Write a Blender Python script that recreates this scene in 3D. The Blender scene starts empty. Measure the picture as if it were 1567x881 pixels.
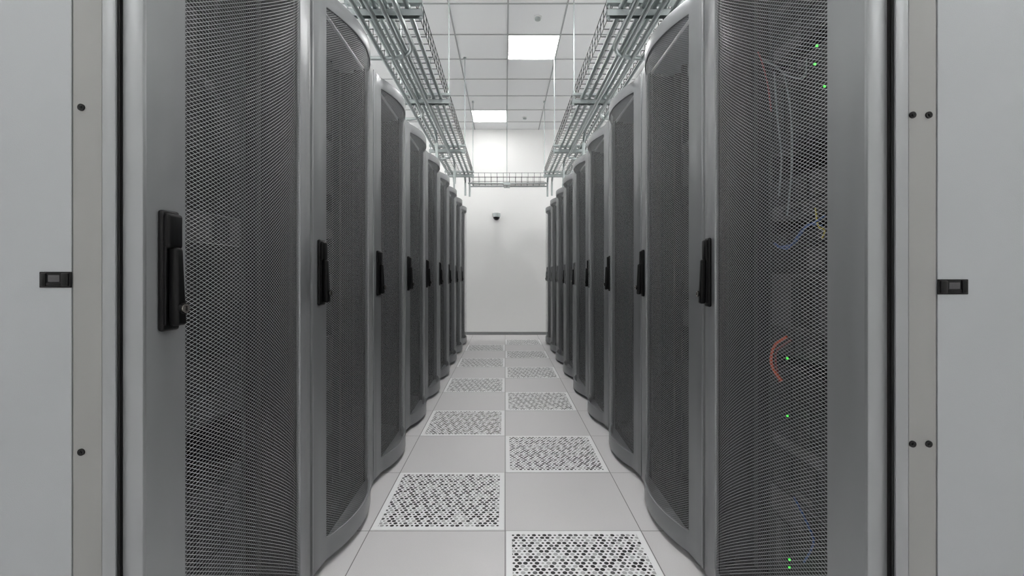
import bpy, bmesh, math, random
from mathutils import Vector, Matrix
random.seed(4)
scene = bpy.context.scene
COL = scene.collection
CH = 1.15      # camera height
FPX = 707.0

# ------------------------------------------------------------------ materials
def srgb(v):
    v /= 255.0
    return v/12.92 if v <= 0.04045 else ((v+0.055)/1.055)**2.4
def rgb(r, g, b): return (srgb(r), srgb(g), srgb(b), 1)

def paint(name, col, rough=0.5, metal=0.0, var=0.05, nscale=8.0, bump=0.0, bscale=400, spec=0.5):
    m = bpy.data.materials.new(name); m.use_nodes = True
    nt = m.node_tree; N = nt.nodes; L = nt.links
    b = N['Principled BSDF']
    tc = N.new('ShaderNodeTexCoord')
    n = N.new('ShaderNodeTexNoise'); n.inputs['Scale'].default_value = nscale; n.inputs['Detail'].default_value = 3
    L.new(tc.outputs['Object'], n.inputs['Vector'])
    mx = N.new('ShaderNodeMix'); mx.data_type = 'RGBA'
    mx.inputs[6].default_value = tuple(c*(1-var) for c in col[:3])+(1,)
    mx.inputs[7].default_value = tuple(min(1, c*(1+var)) for c in col[:3])+(1,)
    L.new(n.outputs['Fac'], mx.inputs[0]); L.new(mx.outputs[2], b.inputs['Base Color'])
    b.inputs['Roughness'].default_value = rough; b.inputs['Metallic'].default_value = metal
    b.inputs['Specular IOR Level'].default_value = spec
    if bump:
        n2 = N.new('ShaderNodeTexNoise'); n2.inputs['Scale'].default_value = bscale
        L.new(tc.outputs['Object'], n2.inputs['Vector'])
        bp = N.new('ShaderNodeBump'); bp.inputs['Strength'].default_value = bump; bp.inputs['Distance'].default_value = 0.001
        L.new(n2.outputs['Fac'], bp.inputs['Height']); L.new(bp.outputs['Normal'], b.inputs['Normal'])
    return m

def emit(name, col, s):
    m = bpy.data.materials.new(name); m.use_nodes = True
    b = m.node_tree.nodes['Principled BSDF']
    b.inputs['Base Color'].default_value = col
    b.inputs['Emission Color'].default_value = col
    b.inputs['Emission Strength'].default_value = s
    return m

M_FRAME = paint('rack_grey_paint', rgb(134,136,138), 0.36, 0.5, 0.03, 6, 0.12, 900)
M_PANEL = paint('side_panel_paint', rgb(146,149,151), 0.5, 0.15, 0.03, 3, 0.3, 700)
M_STRIP = paint('side_strip_paint', rgb(128,128,127), 0.55, 0.15, 0.04, 5, 0.2, 700)
M_BLACK = paint('black_rubber', rgb(16,16,17), 0.6, 0, 0.1, spec=0.3)
M_PLASTIC = paint('black_plastic', rgb(9,9,10), 0.40, 0, 0.1, 20, spec=0.18)
M_DARK = paint('dark_interior', rgb(17,18,19), 0.7, 0, 0.2)
M_CHROME = paint('lock_chrome', rgb(170,165,160), 0.25, 0.9, 0.05)
M_ZINC = paint('galvanised_steel', rgb(172,179,179), 0.33, 0.75, 0.12, 25)
M_WIRE = paint('basket_wire_steel', rgb(46,48,48), 0.45, 0.5, 0.12, 25)
M_WALL = paint('white_wall_paint', rgb(250,250,249), 0.75, 0, 0.01, 1.5)
M_CEIL = paint('ceiling_tile', rgb(236,237,238), 0.9, 0, 0.02, 120)
M_TBAR = paint('ceiling_grid_bar', rgb(168,170,171), 0.5, 0.0, 0.02)
M_BASE = paint('baseboard_grey', rgb(140,142,143), 0.6)
M_WHITE = paint('white_plastic', rgb(225,225,225), 0.4)
M_GLASS = paint('smoked_dome', rgb(25,25,28), 0.1)
M_SERV = [paint('server_face_%d' % i, rgb(v, v, v+2), 0.5, 0.2, 0.2, 30) for i, v in enumerate((18, 26, 38, 60))]
M_LED = emit('green_led', (0.08, 1.0, 0.08, 1), 1.6)
M_PANELLIGHT = emit('light_panel_glow', (1.0, 0.995, 0.98, 1), 21.0)
M_PANELDIM = emit('light_panel_glow_dimmed', (1.0, 0.995, 0.98, 1), 8.0)
M_ADDED_UPLIGHT = emit('added_uplight_glow', (1.0, 0.995, 0.985, 1), 8.0)  # glow of the added, out-of-view ceiling fill
M_ORANGE = paint('orange_cable', rgb(190,82,50), 0.5)
M_BLUE = paint('blue_cable', rgb(45,75,125), 0.5)
M_YELLOW = paint('yellow_cable', rgb(150,138,50), 0.5)
M_PALE = paint('pale_cable', rgb(95,103,105), 0.5)
M_RED = paint('red_cable', rgb(110,35,35), 0.5)

def mn(nt, op, a=None, b=None, c=None):
    n = nt.nodes.new('ShaderNodeMath'); n.operation = op
    for i, v in enumerate((a, b, c)):
        if v is None: continue
        if isinstance(v, (int, float)): n.inputs[i].default_value = v
        else: nt.links.new(v, n.inputs[i])
    return n.outputs[0]

def mesh_door_material():
    m = bpy.data.materials.new('perforated_door_steel'); m.use_nodes = True
    nt = m.node_tree; N = nt.nodes; L = nt.links
    b = N['Principled BSDF']; out = N['Material Output']
    tc = N.new('ShaderNodeTexCoord'); sp = N.new('ShaderNodeSeparateXYZ')
    L.new(tc.outputs['Object'], sp.inputs[0])
    U, V = 0.0138, 0.0092
    u = mn(nt, 'DIVIDE', sp.outputs['Y'], U); v = mn(nt, 'DIVIDE', sp.outputs['Z'], V)
    def cell(off):
        a = mn(nt, 'SUBTRACT', mn(nt, 'FRACT', mn(nt, 'ADD', u, off)), 0.5)
        c = mn(nt, 'SUBTRACT', mn(nt, 'FRACT', mn(nt, 'ADD', v, off)), 0.5)
        # diamond openings in staggered rows = expanded metal
        return mn(nt, 'ADD', mn(nt, 'ABSOLUTE', a), mn(nt, 'ABSOLUTE', c))
    d = mn(nt, 'MINIMUM', cell(0.0), cell(0.5))
    hole = mn(nt, 'LESS_THAN', d, 0.432)
    b.inputs['Base Color'].default_value = rgb(172, 175, 177)
    b.inputs['Metallic'].default_value = 0.3; b.inputs['Roughness'].default_value = 0.42
    tr = N.new('ShaderNodeBsdfTransparent'); ms = N.new('ShaderNodeMixShader')
    L.new(hole, ms.inputs[0]); L.new(b.outputs[0], ms.inputs[1]); L.new(tr.outputs[0], ms.inputs[2])
    L.new(ms.outputs[0], out.inputs['Surface'])
    return m
M_MESH = mesh_door_material()

def floor_material():
    m = bpy.data.materials.new('raised_floor_laminate'); m.use_nodes = True
    nt = m.node_tree; N = nt.nodes; L = nt.links; b = N['Principled BSDF']
    tc = N.new('ShaderNodeTexCoord'); sp = N.new('ShaderNodeSeparateXYZ'); L.new(tc.outputs['Object'], sp.inputs[0])
    def seam(o, off):
        f = mn(nt, 'FRACT', mn(nt, 'ADD', mn(nt, 'DIVIDE', o, 0.61), off))
        return mn(nt, 'GREATER_THAN', mn(nt, 'ABSOLUTE', mn(nt, 'SUBTRACT', f, 0.5)), 0.4965)
    s = mn(nt, 'MAXIMUM', seam(sp.outputs['X'], 0.0), seam(sp.outputs['Y'], -2.074/0.61+10))
    n = N.new('ShaderNodeTexNoise'); n.inputs['Scale'].default_value = 260; n.inputs['Detail'].default_value = 4
    L.new(tc.outputs['Object'], n.inputs['Vector'])
    cr = N.new('ShaderNodeMix'); cr.data_type = 'RGBA'
    cr.inputs[6].default_value = rgb(210,208,209); cr.inputs[7].default_value = rgb(226,224,225)
    L.new(n.outputs['Fac'], cr.inputs[0])
    mx = N.new('ShaderNodeMix'); mx.data_type = 'RGBA'
    L.new(s, mx.inputs[0]); L.new(cr.outputs[2], mx.inputs[6]); mx.inputs[7].default_value = rgb(130,129,129)
    L.new(mx.outputs[2], b.inputs['Base Color']); b.inputs['Roughness'].default_value = 0.38
    return m
M_FLOOR = floor_material()

def perf_material():
    m = bpy.data.materials.new('perforated_floor_steel'); m.use_nodes = True
    nt = m.node_tree; N = nt.nodes; L = nt.links; b = N['Principled BSDF']
    tc = N.new('ShaderNodeTexCoord'); sp = N.new('ShaderNodeSeparateXYZ'); L.new(tc.outputs['Object'], sp.inputs[0])
    P = 0.552/24; Q = 0.552/28
    y = mn(nt, 'ADD', mn(nt, 'DIVIDE', sp.outputs['Y'], Q), 40.0)
    row = mn(nt, 'FLOOR', y)
    st = mn(nt, 'MULTIPLY', mn(nt, 'MODULO', row, 2.0), 0.5)
    x = mn(nt, 'ADD', mn(nt, 'ADD', mn(nt, 'DIVIDE', sp.outputs['X'], P), 39.75), st)
    col = mn(nt, 'FLOOR', x)
    cb = N.new('ShaderNodeCombineXYZ'); L.new(col, cb.inputs[0]); L.new(row, cb.inputs[1]); cb.inputs[2].default_value = 3.0
    wn = N.new('ShaderNodeTexWhiteNoise'); L.new(cb.outputs[0], wn.inputs['Vector'])
    fx = mn(nt, 'MULTIPLY', mn(nt, 'SUBTRACT', mn(nt, 'FRACT', x), 0.5), P); fy = mn(nt, 'MULTIPLY', mn(nt, 'SUBTRACT', mn(nt, 'FRACT', y), 0.5), Q)
    d = mn(nt, 'SQRT', mn(nt, 'ADD', mn(nt, 'MULTIPLY', fx, fx), mn(nt, 'MULTIPLY', fy, fy)))
    # two punch sizes in a repeating motif
    mot = mn(nt, 'MODULO', mn(nt, 'ADD', mn(nt, 'MULTIPLY', col, 2.0), mn(nt, 'MULTIPLY', row, 3.0)), 5.0)
    big = mn(nt, 'GREATER_THAN', mot, 1.5)
    r = mn(nt, 'ADD', 0.0058, mn(nt, 'MULTIPLY', big, 0.0034))
    h1 = mn(nt, 'LESS_THAN', d, r)
    inx = mn(nt, 'LESS_THAN', mn(nt, 'ABSOLUTE', sp.outputs['X']), 0.2755)
    iny = mn(nt, 'LESS_THAN', mn(nt, 'ABSOLUTE', sp.outputs['Y']), 0.2755)
    h = mn(nt, 'MULTIPLY', mn(nt, 'MULTIPLY', h1, inx), iny)
    tone = N.new('ShaderNodeValToRGB'); L.new(wn.outputs['Value'], tone.inputs[0])
    tone.color_ramp.interpolation = 'CONSTANT'
    e = tone.color_ramp.elements
    e[0].position = 0; e[0].color = rgb(8,8,9); e[1].position = 0.5; e[1].color = rgb(90,90,91)
    k = e.new(0.70); k.color = rgb(185,185,185)
    mx = N.new('ShaderNodeMix'); mx.data_type = 'RGBA'
    L.new(h, mx.inputs[0]); mx.inputs[6].default_value = rgb(248,248,249); L.new(tone.outputs[0], mx.inputs[7])
    L.new(mx.outputs[2], b.inputs['Base Color']); b.inputs['Roughness'].default_value = 0.5
    return m
M_PERF = perf_material()

# ------------------------------------------------------------------ mesh builder
class MB:
    def __init__(s): s.bm = bmesh.new(); s.mats = []
    def mi(s, m):
        if m not in s.mats: s.mats.append(m)
        return s.mats.index(m)
    def _merge(s, b2, mat, M=None, smooth=False):
        i = s.mi(mat)
        for f in b2.faces: f.material_index = i; f.smooth = smooth
        if M: b2.transform(M)
        me = bpy.data.meshes.new('t'); b2.to_mesh(me); b2.free(); s.bm.from_mesh(me); bpy.data.meshes.remove(me)
    def box(s, x0, x1, y0, y1, z0, z1, mat, bev=0, M=None, seg=2):
        b2 = bmesh.new(); bmesh.ops.create_cube(b2, size=1)
        for v in b2.verts:
            v.co = Vector(((x0+x1)/2+v.co.x*(x1-x0), (y0+y1)/2+v.co.y*(y1-y0), (z0+z1)/2+v.co.z*(z1-z0)))
        if bev: bmesh.ops.bevel(b2, geom=list(b2.edges), offset=bev, segments=seg, profile=0.5, affect='EDGES')
        s._merge(b2, mat, M, bool(bev))
    def cyl(s, c, axis, r, h, mat, r2=None, seg=20, M=None):
        b2 = bmesh.new(); bmesh.ops.create_cone(b2, cap_ends=True, segments=seg, radius1=r, radius2=r if r2 is None else r2, depth=h)
        R = Vector((0,0,1)).rotation_difference(Vector(axis)).to_matrix().to_4x4()
        b2.transform(Matrix.Translation(c) @ R); s._merge(b2, mat, M, True)
    def sph(s, c, r, mat, sc=(1,1,1), M=None):
        b2 = bmesh.new(); bmesh.ops.create_uvsphere(b2, u_segments=24, v_segments=14, radius=r)
        for v in b2.verts: v.co = Vector((v.co.x*sc[0], v.co.y*sc[1], v.co.z*sc[2]))+Vector(c)
        s._merge(b2, mat, M, True)
    def tube(s, pts, r, mat, seg=6):
        i = s.mi(mat); pts = [Vector(p) for p in pts]; rings = []
        for k, p in enumerate(pts):
            t = (pts[min(k+1, len(pts)-1)]-pts[max(k-1, 0)]).normalized()
            up = Vector((0,0,1)) if abs(t.z) < 0.9 else Vector((1,0,0))
            a = t.cross(up).normalized(); b = t.cross(a)
            rings.append([s.bm.verts.new(p+(a*math.cos(2*math.pi*j/seg)+b*math.sin(2*math.pi*j/seg))*r) for j in range(seg)])
        for k in range(len(rings)-1):
            for j in range(seg):
                f = s.bm.faces.new((rings[k][j], rings[k][(j+1)%seg], rings[k+1][(j+1)%seg], rings[k+1][j])); f.material_index = i; f.smooth = True
        for rr in (rings[0], rings[-1]):
            f = s.bm.faces.new(rr); f.material_index = i
    def mesh(s, name, ang=35):
        bmesh.ops.recalc_face_normals(s.bm, faces=list(s.bm.faces))
        me = bpy.data.meshes.new(name); s.bm.to_mesh(me); s.bm.free()
        for m in s.mats: me.materials.append(m)
        me.set_sharp_from_angle(angle=math.radians(ang))
        return me
def obj(name, me, parent=None, loc=None):
    o = bpy.data.objects.new(name, me); COL.objects.link(o)
    if parent: o.parent = parent
    if loc: o.location = loc
    return o
def empty(name, loc=(0,0,0), rz=0):
    e = bpy.data.objects.new(name, None); COL.objects.link(e); e.location = loc; e.rotation_euler = (0,0,rz); e.empty_display_size = 0.1
    return e

# ------------------------------------------------------------------ room
XW, Y0, Y1, HC = 3.3, -3.0, 8.84, CH+2.776
def single_box(name, *a, mat):
    b = MB(); b.box(*a, mat); return obj(name, b.mesh(name))
single_box('floor', -XW, XW, Y0, Y1, -0.1, 0, mat=M_FLOOR)
single_box('wall_far', -XW, XW, Y1, Y1+0.1, 0, HC, mat=M_WALL)
single_box('wall_near', -XW, XW, Y0-0.1, Y0, 0, HC, mat=M_WALL)
single_box('wall_left', -XW-0.1, -XW, Y0, Y1, 0, HC, mat=M_WALL)
single_box('wall_right', XW, XW+0.1, Y0, Y1, 0, HC, mat=M_WALL)
single_box('ceiling', -XW, XW, Y0, Y1, HC, HC+0.1, mat=M_CEIL)
single_box('baseboard_far', -XW, XW, Y1-0.012, Y1, 0, 0.055, mat=M_BASE)

GX, GY = 0.03, 5.34
b = MB()
k = math.ceil((-XW-GX)/0.61)
while GX+k*0.61 < XW:
    x = GX+k*0.61; b.box(x-0.008, x+0.008, Y0, Y1, HC-0.007, HC, M_TBAR); k += 1
k = math.ceil((Y0-GY)/0.61)
while GY+k*0.61 < Y1:
    y = GY+k*0.61; b.box(-XW, XW, y-0.008, y+0.008, HC-0.0065, HC, M_TBAR); k += 1
obj('trim_1', b.mesh('ceiling_grid'))

# light panels
def light_mesh(mat):
    b = MB()
    b.box(-0.297, 0.297, -0.297, 0.297, -0.006, -0.001, mat)
    for (x0,x1,y0,y1) in ((-0.303,0.303,-0.303,-0.29),(-0.303,0.303,0.29,0.303),(-0.303,-0.29,-0.29,0.29),(0.29,0.303,-0.29,0.29)):
        b.box(x0,x1,y0,y1,-0.012,-0.0005,M_WHITE)
    return b.mesh('ceiling_light_panel')
LP = light_mesh(M_PANELLIGHT); LPD = light_mesh(M_PANELDIM)
for k in range(-3, 2):  # last two panels are in view, earlier ones are added out of view
    ci, cj = (0 if k % 2 == 0 else -1), k*4
    obj('ceiling_light_panel', LPD if k == 1 else LP, loc=(GX+(ci+0.5)*0.61, GY+(cj+0.5)*0.61, HC))
for ci in (-5, 4):  # unseen panels added over the side aisles for more room light
    for cj in (-12, -8, -4, 0, 4):
        obj('ceiling_light_panel', LP, loc=(GX+(ci+0.5)*0.61, GY+(cj+0.5)*0.61, HC))
# added linear uplights, unseen above the rack roofs, to brighten the ceiling
b = MB()
b.box(-0.06, 0.06, -0.55, 0.55, 0.0, 0.05, M_WHITE, 0.004)
b.box(-0.045, 0.045, -0.53, 0.53, 0.05, 0.053, M_ADDED_UPLIGHT)
UP = b.mesh('added_uplight')
for sx in (-1.55, 1.6):
    for yy in (1.5, 2.9, 4.3, 5.7):
        obj('added_linear_uplight', UP, loc=(sx, yy, CH+1.115+0.001))
# sprinklers
b = MB(); b.cyl((0,0,-0.006),(0,0,1),0.045,0.012,M_WHITE); b.cyl((0,0,-0.022),(0,0,1),0.03,0.022,M_ZINC,seg=24)
SP = b.mesh('sprinkler')
for p in ((0.352,4.98),(0.347,8.16)): obj('ceiling_sprinkler', SP, loc=(p[0],p[1],HC))

# perforated floor tiles
b = MB(); b.box(-0.3, 0.3, -0.3, 0.3, 0.0, 0.0025, M_PERF); PT = b.mesh('perforated_floor_tile')
for r in range(-4, 10):
    y = 2.074+(r+0.5)*0.61
    side = -1 if r % 2 == 0 else 1
    obj('perforated_floor_tile', PT, loc=(side*0.305, y, 0))

# ------------------------------------------------------------------ server rack
RH = CH+1.115     # rack height
DB = 0.03         # door bottom
W0, W1 = 0.006, 0.790
SW = 0.108; SD = 0.012; BUL = 0.072
def dep(y):
    s = min(y-W0, W1-y)
    if s <= SW: return SD*s/SW
    h = (W1-W0)/2-SW; t = (y-(W0+W1)/2)/h
    return SD+(BUL-SD)*(1-t*t)
def door_frame_mesh():
    bm = bmesh.new(); ys = []
    a, c = W0+SW, W1-SW
    ys = [W0, W0+SW*0.5]+[a+(c-a)*i/28 for i in range(29)]+[W1-SW*0.5, W1]
    zs = [DB, DB+0.085, RH-0.065, RH]
    g = [[bm.verts.new((dep(y), y, z)) for z in zs] for y in ys]
    for i in range(len(ys)-1):
        for j in range(3):
            if j == 1 and ys[i] >= a-1e-6 and ys[i+1] <= c+1e-6: continue
            bm.faces.new((g[i][j], g[i+1][j], g[i+1][j+1], g[i][j+1]))
    bmesh.ops.recalc_face_normals(bm, faces=list(bm.faces))
    if sum(f.normal.x for f in bm.faces) < 0: bmesh.ops.reverse_faces(bm, faces=list(bm.faces))
    bmesh.ops.solidify(bm, geom=list(bm.faces), thickness=0.014)
    ed = [e for e in bm.edges if len(e.link_faces) == 2 and e.calc_face_angle() > 1.0]
    bmesh.ops.bevel(bm, geom=ed, offset=0.004, segments=2, profile=0.5, affect='EDGES')
    B = MB(); B.bm.free(); B.bm = bm; B.mi(M_FRAME); B.mi(M_BLACK)
    for f in bm.faces: f.smooth = True
    # top & bottom shelves closing the curved door to the body
    for z0, z1 in ((DB+0.004, DB+0.014), (RH-0.014, RH-0.004)):
        n = 20; pts = [(dep(W0+0.004+(W1-W0-0.008)*i/n)-0.006, W0+0.004+(W1-W0-0.008)*i/n) for i in range(n+1)]
        pts = [(-0.040, W0+0.004)]+pts+[(-0.040, W1-0.004)]
        lo = [bm.verts.new((p[0], p[1], z0)) for p in pts]; hi = [bm.verts.new((p[0], p[1], z1)) for p in pts]
        bm.faces.new(lo[::-1]); bm.faces.new(hi)
        for i in range(len(pts)):
            j = (i+1) % len(pts); bm.faces.new((lo[i], lo[j], hi[j], hi[i]))
    B.box(-0.040, 0.001, W0, W0+0.012, DB, RH, M_FRAME, 0.003)
    B.box(-0.040, 0.001, W1-0.012, W1, DB, RH, M_FRAME, 0.003)
    return B.mesh('door_frame')
def door_mesh_mesh():
    bm = bmesh.new(); n = 32; a, c = W0+SW-0.01, W1-SW+0.01
    g = []
    for i in range(n+1):
        y = a+(c-a)*i/n
        g.append([bm.verts.new((dep(y)-0.007, y, z)) for z in (DB+0.07, RH-0.05)])
    for i in range(n): f = bm.faces.new((g[i][0], g[i+1][0], g[i+1][1], g[i][1])); f.smooth = True
    me = bpy.data.meshes.new('door_mesh'); bm.to_mesh(me); bm.free(); me.materials.append(M_MESH); return me
def body_mesh():
    B = MB(); D = 1.1
    xf = -0.045
    for y0, y1, yi0, yi1 in ((0.002, 0.012, 0.012, 0.016), (0.788, 0.798, 0.784, 0.788)):
        B.box(-D, xf, y0, y1, 0.03, RH-0.002, M_FRAME)
        B.box(-D+0.01, xf-0.05, yi0, yi1, 0.05, RH-0.02, M_DARK)
    B.box(-D, xf, 0.012, 0.788, RH-0.03, RH-0.002, M_FRAME)       # roof
    B.box(-D, xf, 0.012, 0.788, 0.03, 0.09, M_BLACK)               # bottom
    B.box(-D, -D+0.012, 0.016, 0.784, 0.09, RH-0.03, M_DARK)       # rear
    B.box(xf-0.045, xf, 0.012, 0.05, 0.09, RH-0.03, M_DARK)
    B.box(xf-0.045, xf, 0.75, 0.788, 0.09, RH-0.03, M_DARK)
    B.box(-0.045, -0.040, 0.006, 0.03, 0.04, RH-0.01, M_BLACK)     # gaskets
    B.box(-0.045, -0.040, 0.77, 0.794, 0.04, RH-0.01, M_BLACK)
    for y in (0.14, 0.64): B.box(-0.19, -0.165, y, y+0.02, 0.09, RH-0.03, M_SERV[1])
    B.box(-D+0.03, xf-0.02, 0.02, 0.78, 0.0, 0.03, M_BLACK)
    return B.mesh('body')
def gear_mesh(seed):
    R = random.Random(seed); B = MB(); z = 0.13
    while z < RH-0.2:
        u = R.choice((1,1,1,2,2,4)); h = 0.0445*u
        if R.random() < 0.8:
            m = R.choice(M_SERV); x1 = -0.168+R.uniform(0, 0.006)
            B.box(-0.85, x1, 0.162, 0.638, z+0.001, z+h-0.001, m)
            for q in range(3):
                yy = R.uniform(0.18, 0.55); B.box(x1, x1+0.004, yy, yy+R.uniform(0.03,0.08), z+0.01, z+h-0.01, R.choice(M_SERV))
        z += h
    for yy in (0.07, 0.70):
        B.box(-0.2, -0.15, yy, yy+0.03, 0.1, RH-0.05, M_SERV[0])
    return B.mesh('equipment')
def handle_mesh():
    B = MB()
    B.box(0, 0.013, -0.023, 0.023, -0.125, 0.125, M_PLASTIC, 0.006, seg=3)
    B.box(0.006, 0.024, -0.020, 0.020, 0.045, 0.118, M_PLASTIC, 0.007, seg=3)
    B.box(0.010, 0.018, -0.020, -0.016, -0.112, 0.05, M_PLASTIC, 0.0015)
    B.box(0.010, 0.018, 0.016, 0.020, -0.112, 0.05, M_PLASTIC, 0.0015)
    b2 = bmesh.new(); bmesh.ops.create_cube(b2, size=1)
    for v in b2.verts:
        top = v.co.z > 0
        v.co = Vector((0.022+v.co.x*0.022+(0.0 if top else 0.006), v.co.y*(0.020 if top else 0.028), 0.048 if top else -0.114))
    bmesh.ops.bevel(b2, geom=list(b2.edges), offset=0.007, segments=4, profile=0.5, affect='EDGES')
    B._merge(b2, M_PLASTIC, None, True)
    B.cyl((0.040,0,-0.078),(1,0,0),0.011,0.008,M_PLASTIC)
    B.cyl((0.044,0,-0.078),(1,0,0),0.0095,0.005,M_CHROME)
    B.box(0.0460,0.0480,-0.001,0.001,-0.083,-0.073,M_BLACK)
    return B.mesh('handle')
def side_detail_mesh(s, double):
    """outer face of an end-of-row rack side; s=-1: local -y side at y=0; s=+1 at y=0.8"""
    B = MB(); base = 0.0 if s < 0 else 0.8
    def bx(x0, x1, o0, o1, z0, z1, m, bev=0):
        ya, yb = sorted((base+s*o0, base+s*o1)); B.box(x0, x1, ya, yb, z0, z1, m, bev)
    D = 1.1; o = -0.002
    bx(-0.045, -0.0405, o, -0.001, DB, RH-0.004, M_BLACK)
    bx(-0.071, -0.045, o, 0.004, 0.03, RH-0.002, M_FRAME, 0.0015)
    bx(-0.128, -0.072, o, 0.003, 0.03, RH-0.002, M_STRIP, 0.0008)
    bx(-0.1305, -0.128, o, -0.001, 0.03, RH-0.002, M_BLACK)
    bx(-D, -0.1305, o, 0.004, 0.03, RH-0.002, M_PANEL, 0.002)
    for zz in (CH+0.325, CH-0.345):
        for xx in ((-0.079, -0.112) if double else (-0.111,)):
            B.cyl((xx, base+s*0.0035, zz), (0, s, 0), 0.0068, 0.004, M_BLACK, seg=16)
            B.cyl((xx, base+s*0.006, zz), (0, s, 0), 0.003, 0.003, M_PLASTIC, seg=6)
    for x1 in (-0.129, -D+0.10):
        zc = CH-0.010 if not double else CH-0.025
        x0 = x1-0.062
        bx(x0, x1, 0.003, 0.006, zc-0.0155, zc+0.0155, M_PLASTIC, 0.0012)
        for q in ((x0+0.004, x0+0.014), (x1-0.018, x1-0.004)):
            bx(q[0], q[1], 0.005, 0.0085, zc-0.0125, zc+0.0125, M_PLASTIC, 0.001)
        bx(x0+0.014, x1-0.018, 0.005, 0.0075, zc-0.011, zc-0.006, M_PLASTIC, 0.001)
        bx(x0+0.018, x1-0.022, 0.0058, 0.0068, zc-0.004, zc+0.009, M_SERV[3])
    return B.mesh('side_panel')

ME_F, ME_M, ME_B, ME_H = door_frame_mesh(), door_mesh_mesh(), body_mesh(), handle_mesh()
GEAR = [gear_mesh(i) for i in range(4)]
HY = W0+0.056
HD = dep(HY); slope = SD/SW
def rack(loc, rz, gi):
    e = empty('server_rack', loc, rz)
    obj('body', ME_B, e); obj('door_frame', ME_F, e); obj('door_mesh', ME_M, e); obj('equipment', GEAR[gi % 4], e)
    h = obj('handle', ME_H, e, (HD-0.001, HY, CH+0.008)); h.rotation_euler = (0, 0, -math.atan(slope))
    return e
XL, XR = -0.713, 0.751
ZL, ZR = 0.902, 0.945
left = [rack((XL, ZL+0.8*i, 0), 0, i) for i in range(9)]
right = [rack((XR, ZR+0.8*(i+1), 0), math.pi, i+1) for i in range(9)]
obj('side_panel_near', side_detail_mesh(-1, False), left[0])
obj('side_panel_near', side_detail_mesh(1, True), right[0])
obj('side_panel_far', side_detail_mesh(1, False), left[-1])
obj('side_panel_far', side_detail_mesh(-1, False), right[-1])

# cabling inside the nearest right rack (local coords: x=-(X-XR), y=-(Y-(ZR+.8)))
B = MB()
def P(px, py, X):
    Y = X*FPX/(px-773.0); z = CH+(420-py)/FPX*Y
    return (-(X-XR), -(Y-(ZR+0.8)), z)
def cab(pts, mat, X=0.87, r=0.004):
    ctrl = [Vector(P(a, c, X+random.uniform(-0.006,0.006))) for a, c in pts]; out = []
    for i in range(len(ctrl)-1):
        p0 = ctrl[max(i-1,0)]; p1 = ctrl[i]; p2 = ctrl[i+1]; p3 = ctrl[min(i+2,len(ctrl)-1)]
        for k in range(8):
            t = k/8; out.append(0.5*((2*p1)+(p2-p0)*t+(2*p0-5*p1+4*p2-p3)*t*t+(3*p1-p0-3*p2+p3)*t**3))
    out.append(ctrl[-1]); B.tube(out, r, mat)
cab([(1203,515),(1186,528),(1180,548),(1184,566),(1196,582)], M_ORANGE, r=0.0045)
cab([(1210,520),(1190,535),(1187,552),(1190,570),(1192,584)], M_RED, r=0.003)
cab([(1185,372),(1205,380),(1228,352),(1250,338),(1262,330)], M_BLUE, r=0.003)
cab([(1190,378),(1215,372),(1235,345),(1258,345)], M_BLUE, r=0.003)
cab([(1248,318),(1252,345),(1262,352),(1258,365)], M_YELLOW, r=0.0025)
cab([(1165,90),(1185,100),(1205,115),(1230,118),(1235,90)], M_PALE, r=0.003)
cab([(1185,110),(1190,180),(1196,240),(1192,300)], M_PALE, r=0.003)
cab([(1200,110),(1210,170),(1212,250),(1205,330)], M_PALE, r=0.003)
cab([(1215,760),(1235,800),(1245,830),(1230,860)], M_BLUE, r=0.003)
cab([(1160,80),(1166,95),(1175,130),(1180,170)], M_RED, r=0.0025)
for px, py in ((1205,548),(1205,636),(1208,856),(1208,868),(1262,132),(1250,70),(1247,98)):
    x, y, z = P(px, py, 0.885); B.cyl((x, y, z), (1,0,0), 0.0030, 0.004, M_LED, seg=10)
obj('cabling', B.mesh('cabling'), right[0])

# ------------------------------------------------------------------ overhead cable trays
HS = CH+1.60
ZS = (1.35, 2.80, 4.23, 5.91, 7.40)
def basket_long(x0, x1, y0, y1, z0, z1, axis='y'):
    B = MB(); r = 0.0030
    def pt(a, l, z): return (a, l, z) if axis == 'y' else (l, a, z)
    n = 7
    for i in range(n):
        a = x0+(x1-x0)*i/(n-1); B.tube([pt(a, y0, z0), pt(a, y1, z0)], r, M_WIRE, 5)
    for a in (x0, x1):
        for z in (z0+(z1-z0)*0.5, z1): B.tube([pt(a, y0, z), pt(a, y1, z)], r, M_WIRE, 5)
    l = y0+0.02
    while l < y1:
        B.tube([pt(x0, l, z1), pt(x0, l, z0)], r, M_WIRE, 5); B.tube([pt(x0, l, z0-0.004), pt(x1, l, z0-0.004)], r, M_WIRE, 5); B.tube([pt(x1, l, z0), pt(x1, l, z1)], r, M_WIRE, 5)
        l += 0.1
    return B
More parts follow.
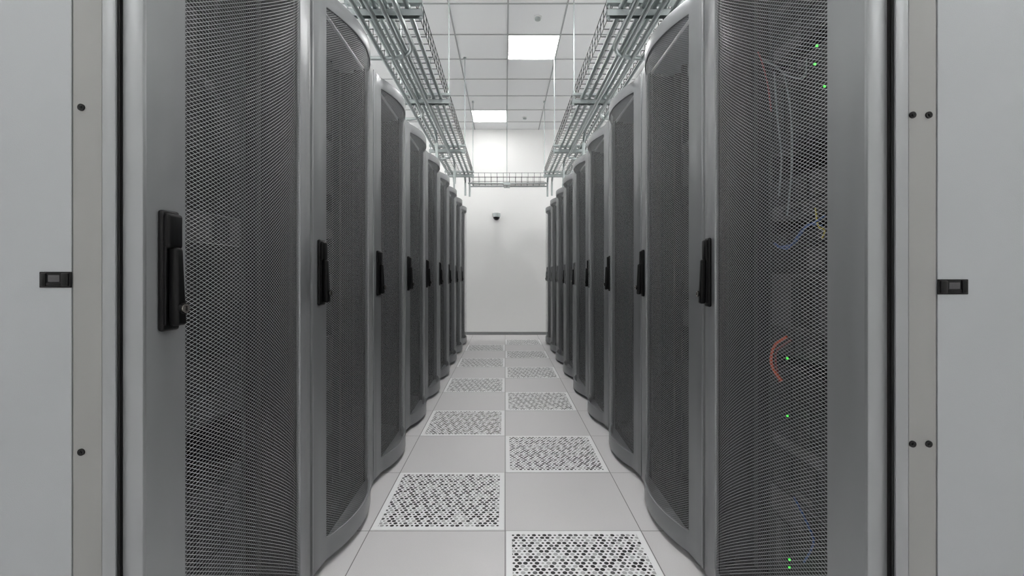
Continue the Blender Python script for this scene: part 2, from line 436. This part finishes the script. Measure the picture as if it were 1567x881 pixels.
def run(side, xin, name):
    e = empty(name)
    s = side; xo = xin+0.47
    X = lambda v: s*v
    B = basket_long(*sorted((X(xin+0.05), X(xin+0.42))), 0.9, 7.75, HS+0.06, HS+0.19)
    obj('wire_basket', B.mesh('wire_basket'), e)
    B = MB()
    for zz in ZS:
        a, c = sorted((X(xin), X(xo)))
        B.box(a, c, zz-0.02, zz+0.02, HS-0.003, HS, M_ZINC); B.box(a, c, zz-0.02, zz-0.017, HS-0.04, HS, M_ZINC); B.box(a, c, zz+0.017, zz+0.02, HS-0.04, HS, M_ZINC)
        B.box(a, c, zz-0.02, zz+0.02, HS+0.035, HS+0.056, M_ZINC)
        for xx in (xin+0.015, xo-0.015):
            B.tube([(X(xx), zz, HS-0.06), (X(xx), zz, HC)], 0.0055, M_ZINC, 8)
            B.cyl((X(xx), zz, HS-0.045), (0,0,1), 0.013, 0.012, M_ZINC, seg=6)
            B.cyl((X(xx), zz, HS+0.065), (0,0,1), 0.013, 0.012, M_ZINC, seg=6)
            B.cyl((X(xx), zz, HC-0.012), (0,0,1), 0.018, 0.024, M_ZINC)
        for q in range(5):
            xx = X(xin+0.09+q*0.065)
            B.box(xx-0.017, xx+0.017, zz-0.012, zz+0.012, HS+0.002, HS+0.036, M_ZINC, 0.004)
    obj('strut_supports', B.mesh('strut_supports'), e)
    B = MB()
    ends = [7.7, 7.6, 6.6, 5.3, 7.7]
    for q in range(5):
        xx = X(xin+0.09+q*0.065); r = 0.016; z = HS+0.018
        y = 0.9; yend = ends[q]
        pts = [(xx, y, z), (xx, yend-0.15, z)]
        for k in range(1, 7):
            t = k/6*math.pi/2; pts.append((xx, yend-0.15+0.15*math.sin(t), z-0.15*(1-math.cos(t))))
        pts.append((xx, yend, z-0.32)); B.tube(pts, r, M_ZINC, 10)
        for yy in (2.2, 5.0, 6.9):
            if yy+q*0.1 < yend-0.2: B.cyl((xx, yy+q*0.1, z), (0,1,0), 0.019, 0.05, M_ZINC)
    for q in range(4):
        xx = X(xin+0.13+q*0.08); z = HS-0.055; yend = (3.3, 6.2, 4.6, 7.3)[q]
        pts = [(xx, 0.9, z), (xx, yend-0.2, z)]
        for k in range(1, 7):
            t = k/6*math.pi/2; pts.append((xx+X(0.2*(1-math.cos(t))), yend-0.2+0.2*math.sin(t), z))
        pts.append((xx+X(0.6), yend, z)); B.tube(pts, 0.015, M_ZINC, 10)
    obj('conduits', B.mesh('conduits'), e)
run(-1, 0.50, 'overhead_cable_tray')
run(1, 0.615, 'overhead_cable_tray')
e = empty('crossover_cable_tray')
B = basket_long(7.45, 7.75, -0.55, 0.66, CH+1.49, CH+1.64, axis='x')
obj('wire_basket', B.mesh('wire_basket'), e)
B = MB()
B.box(-0.02, 0.08, 7.44, 7.76, CH+1.45, CH+1.485, M_ZINC)
B.tube([(0.03, 7.55, CH+1.42), (0.03, 7.55, HC)], 0.0055, M_ZINC, 8)
for yy in (7.47, 7.73): B.tube([(-0.6, yy, CH+1.475), (0.7, yy, CH+1.475)], 0.012, M_ZINC, 10)
obj('hanger', B.mesh('hanger'), e)

# ------------------------------------------------------------------ dome camera
B = MB()
B.cyl((0,-0.012,0.03),(0,1,0),0.05,0.024,M_WHITE); B.box(-0.03,0.03,-0.09,-0.01,0.02,0.06,M_WHITE,0.012)
B.cyl((0,-0.09,0.03),(0,0,1),0.075,0.06,M_ZINC,seg=32); B.sph((0,-0.09,-0.01),0.064,M_GLASS,(1,1,1))
B.cyl((0,-0.09,-0.005),(0,0,1),0.069,0.012,M_ZINC,seg=32)
obj('dome_security_camera', B.mesh('dome_security_camera'), loc=(-0.165, Y1, CH+1.10))

# ------------------------------------------------------------------ world, camera
w = bpy.data.worlds.new('world'); scene.world = w; w.use_nodes = True
w.node_tree.nodes['Background'].inputs[0].default_value = (0.8,0.85,0.9,1); w.node_tree.nodes['Background'].inputs[1].default_value = 0.3
cam = bpy.data.cameras.new('camera'); co = bpy.data.objects.new('camera', cam); COL.objects.link(co)
co.location = (0, 0, CH); co.rotation_euler = (math.radians(90), 0, 0)
cam.sensor_width = 36; cam.lens = 36*FPX/1567; cam.shift_x = 10.5/1567; cam.shift_y = -20.5/1567; cam.clip_start = 0.02
scene.camera = co
scene.view_settings.view_transform = 'Standard'
scene.view_settings.exposure = 0.2
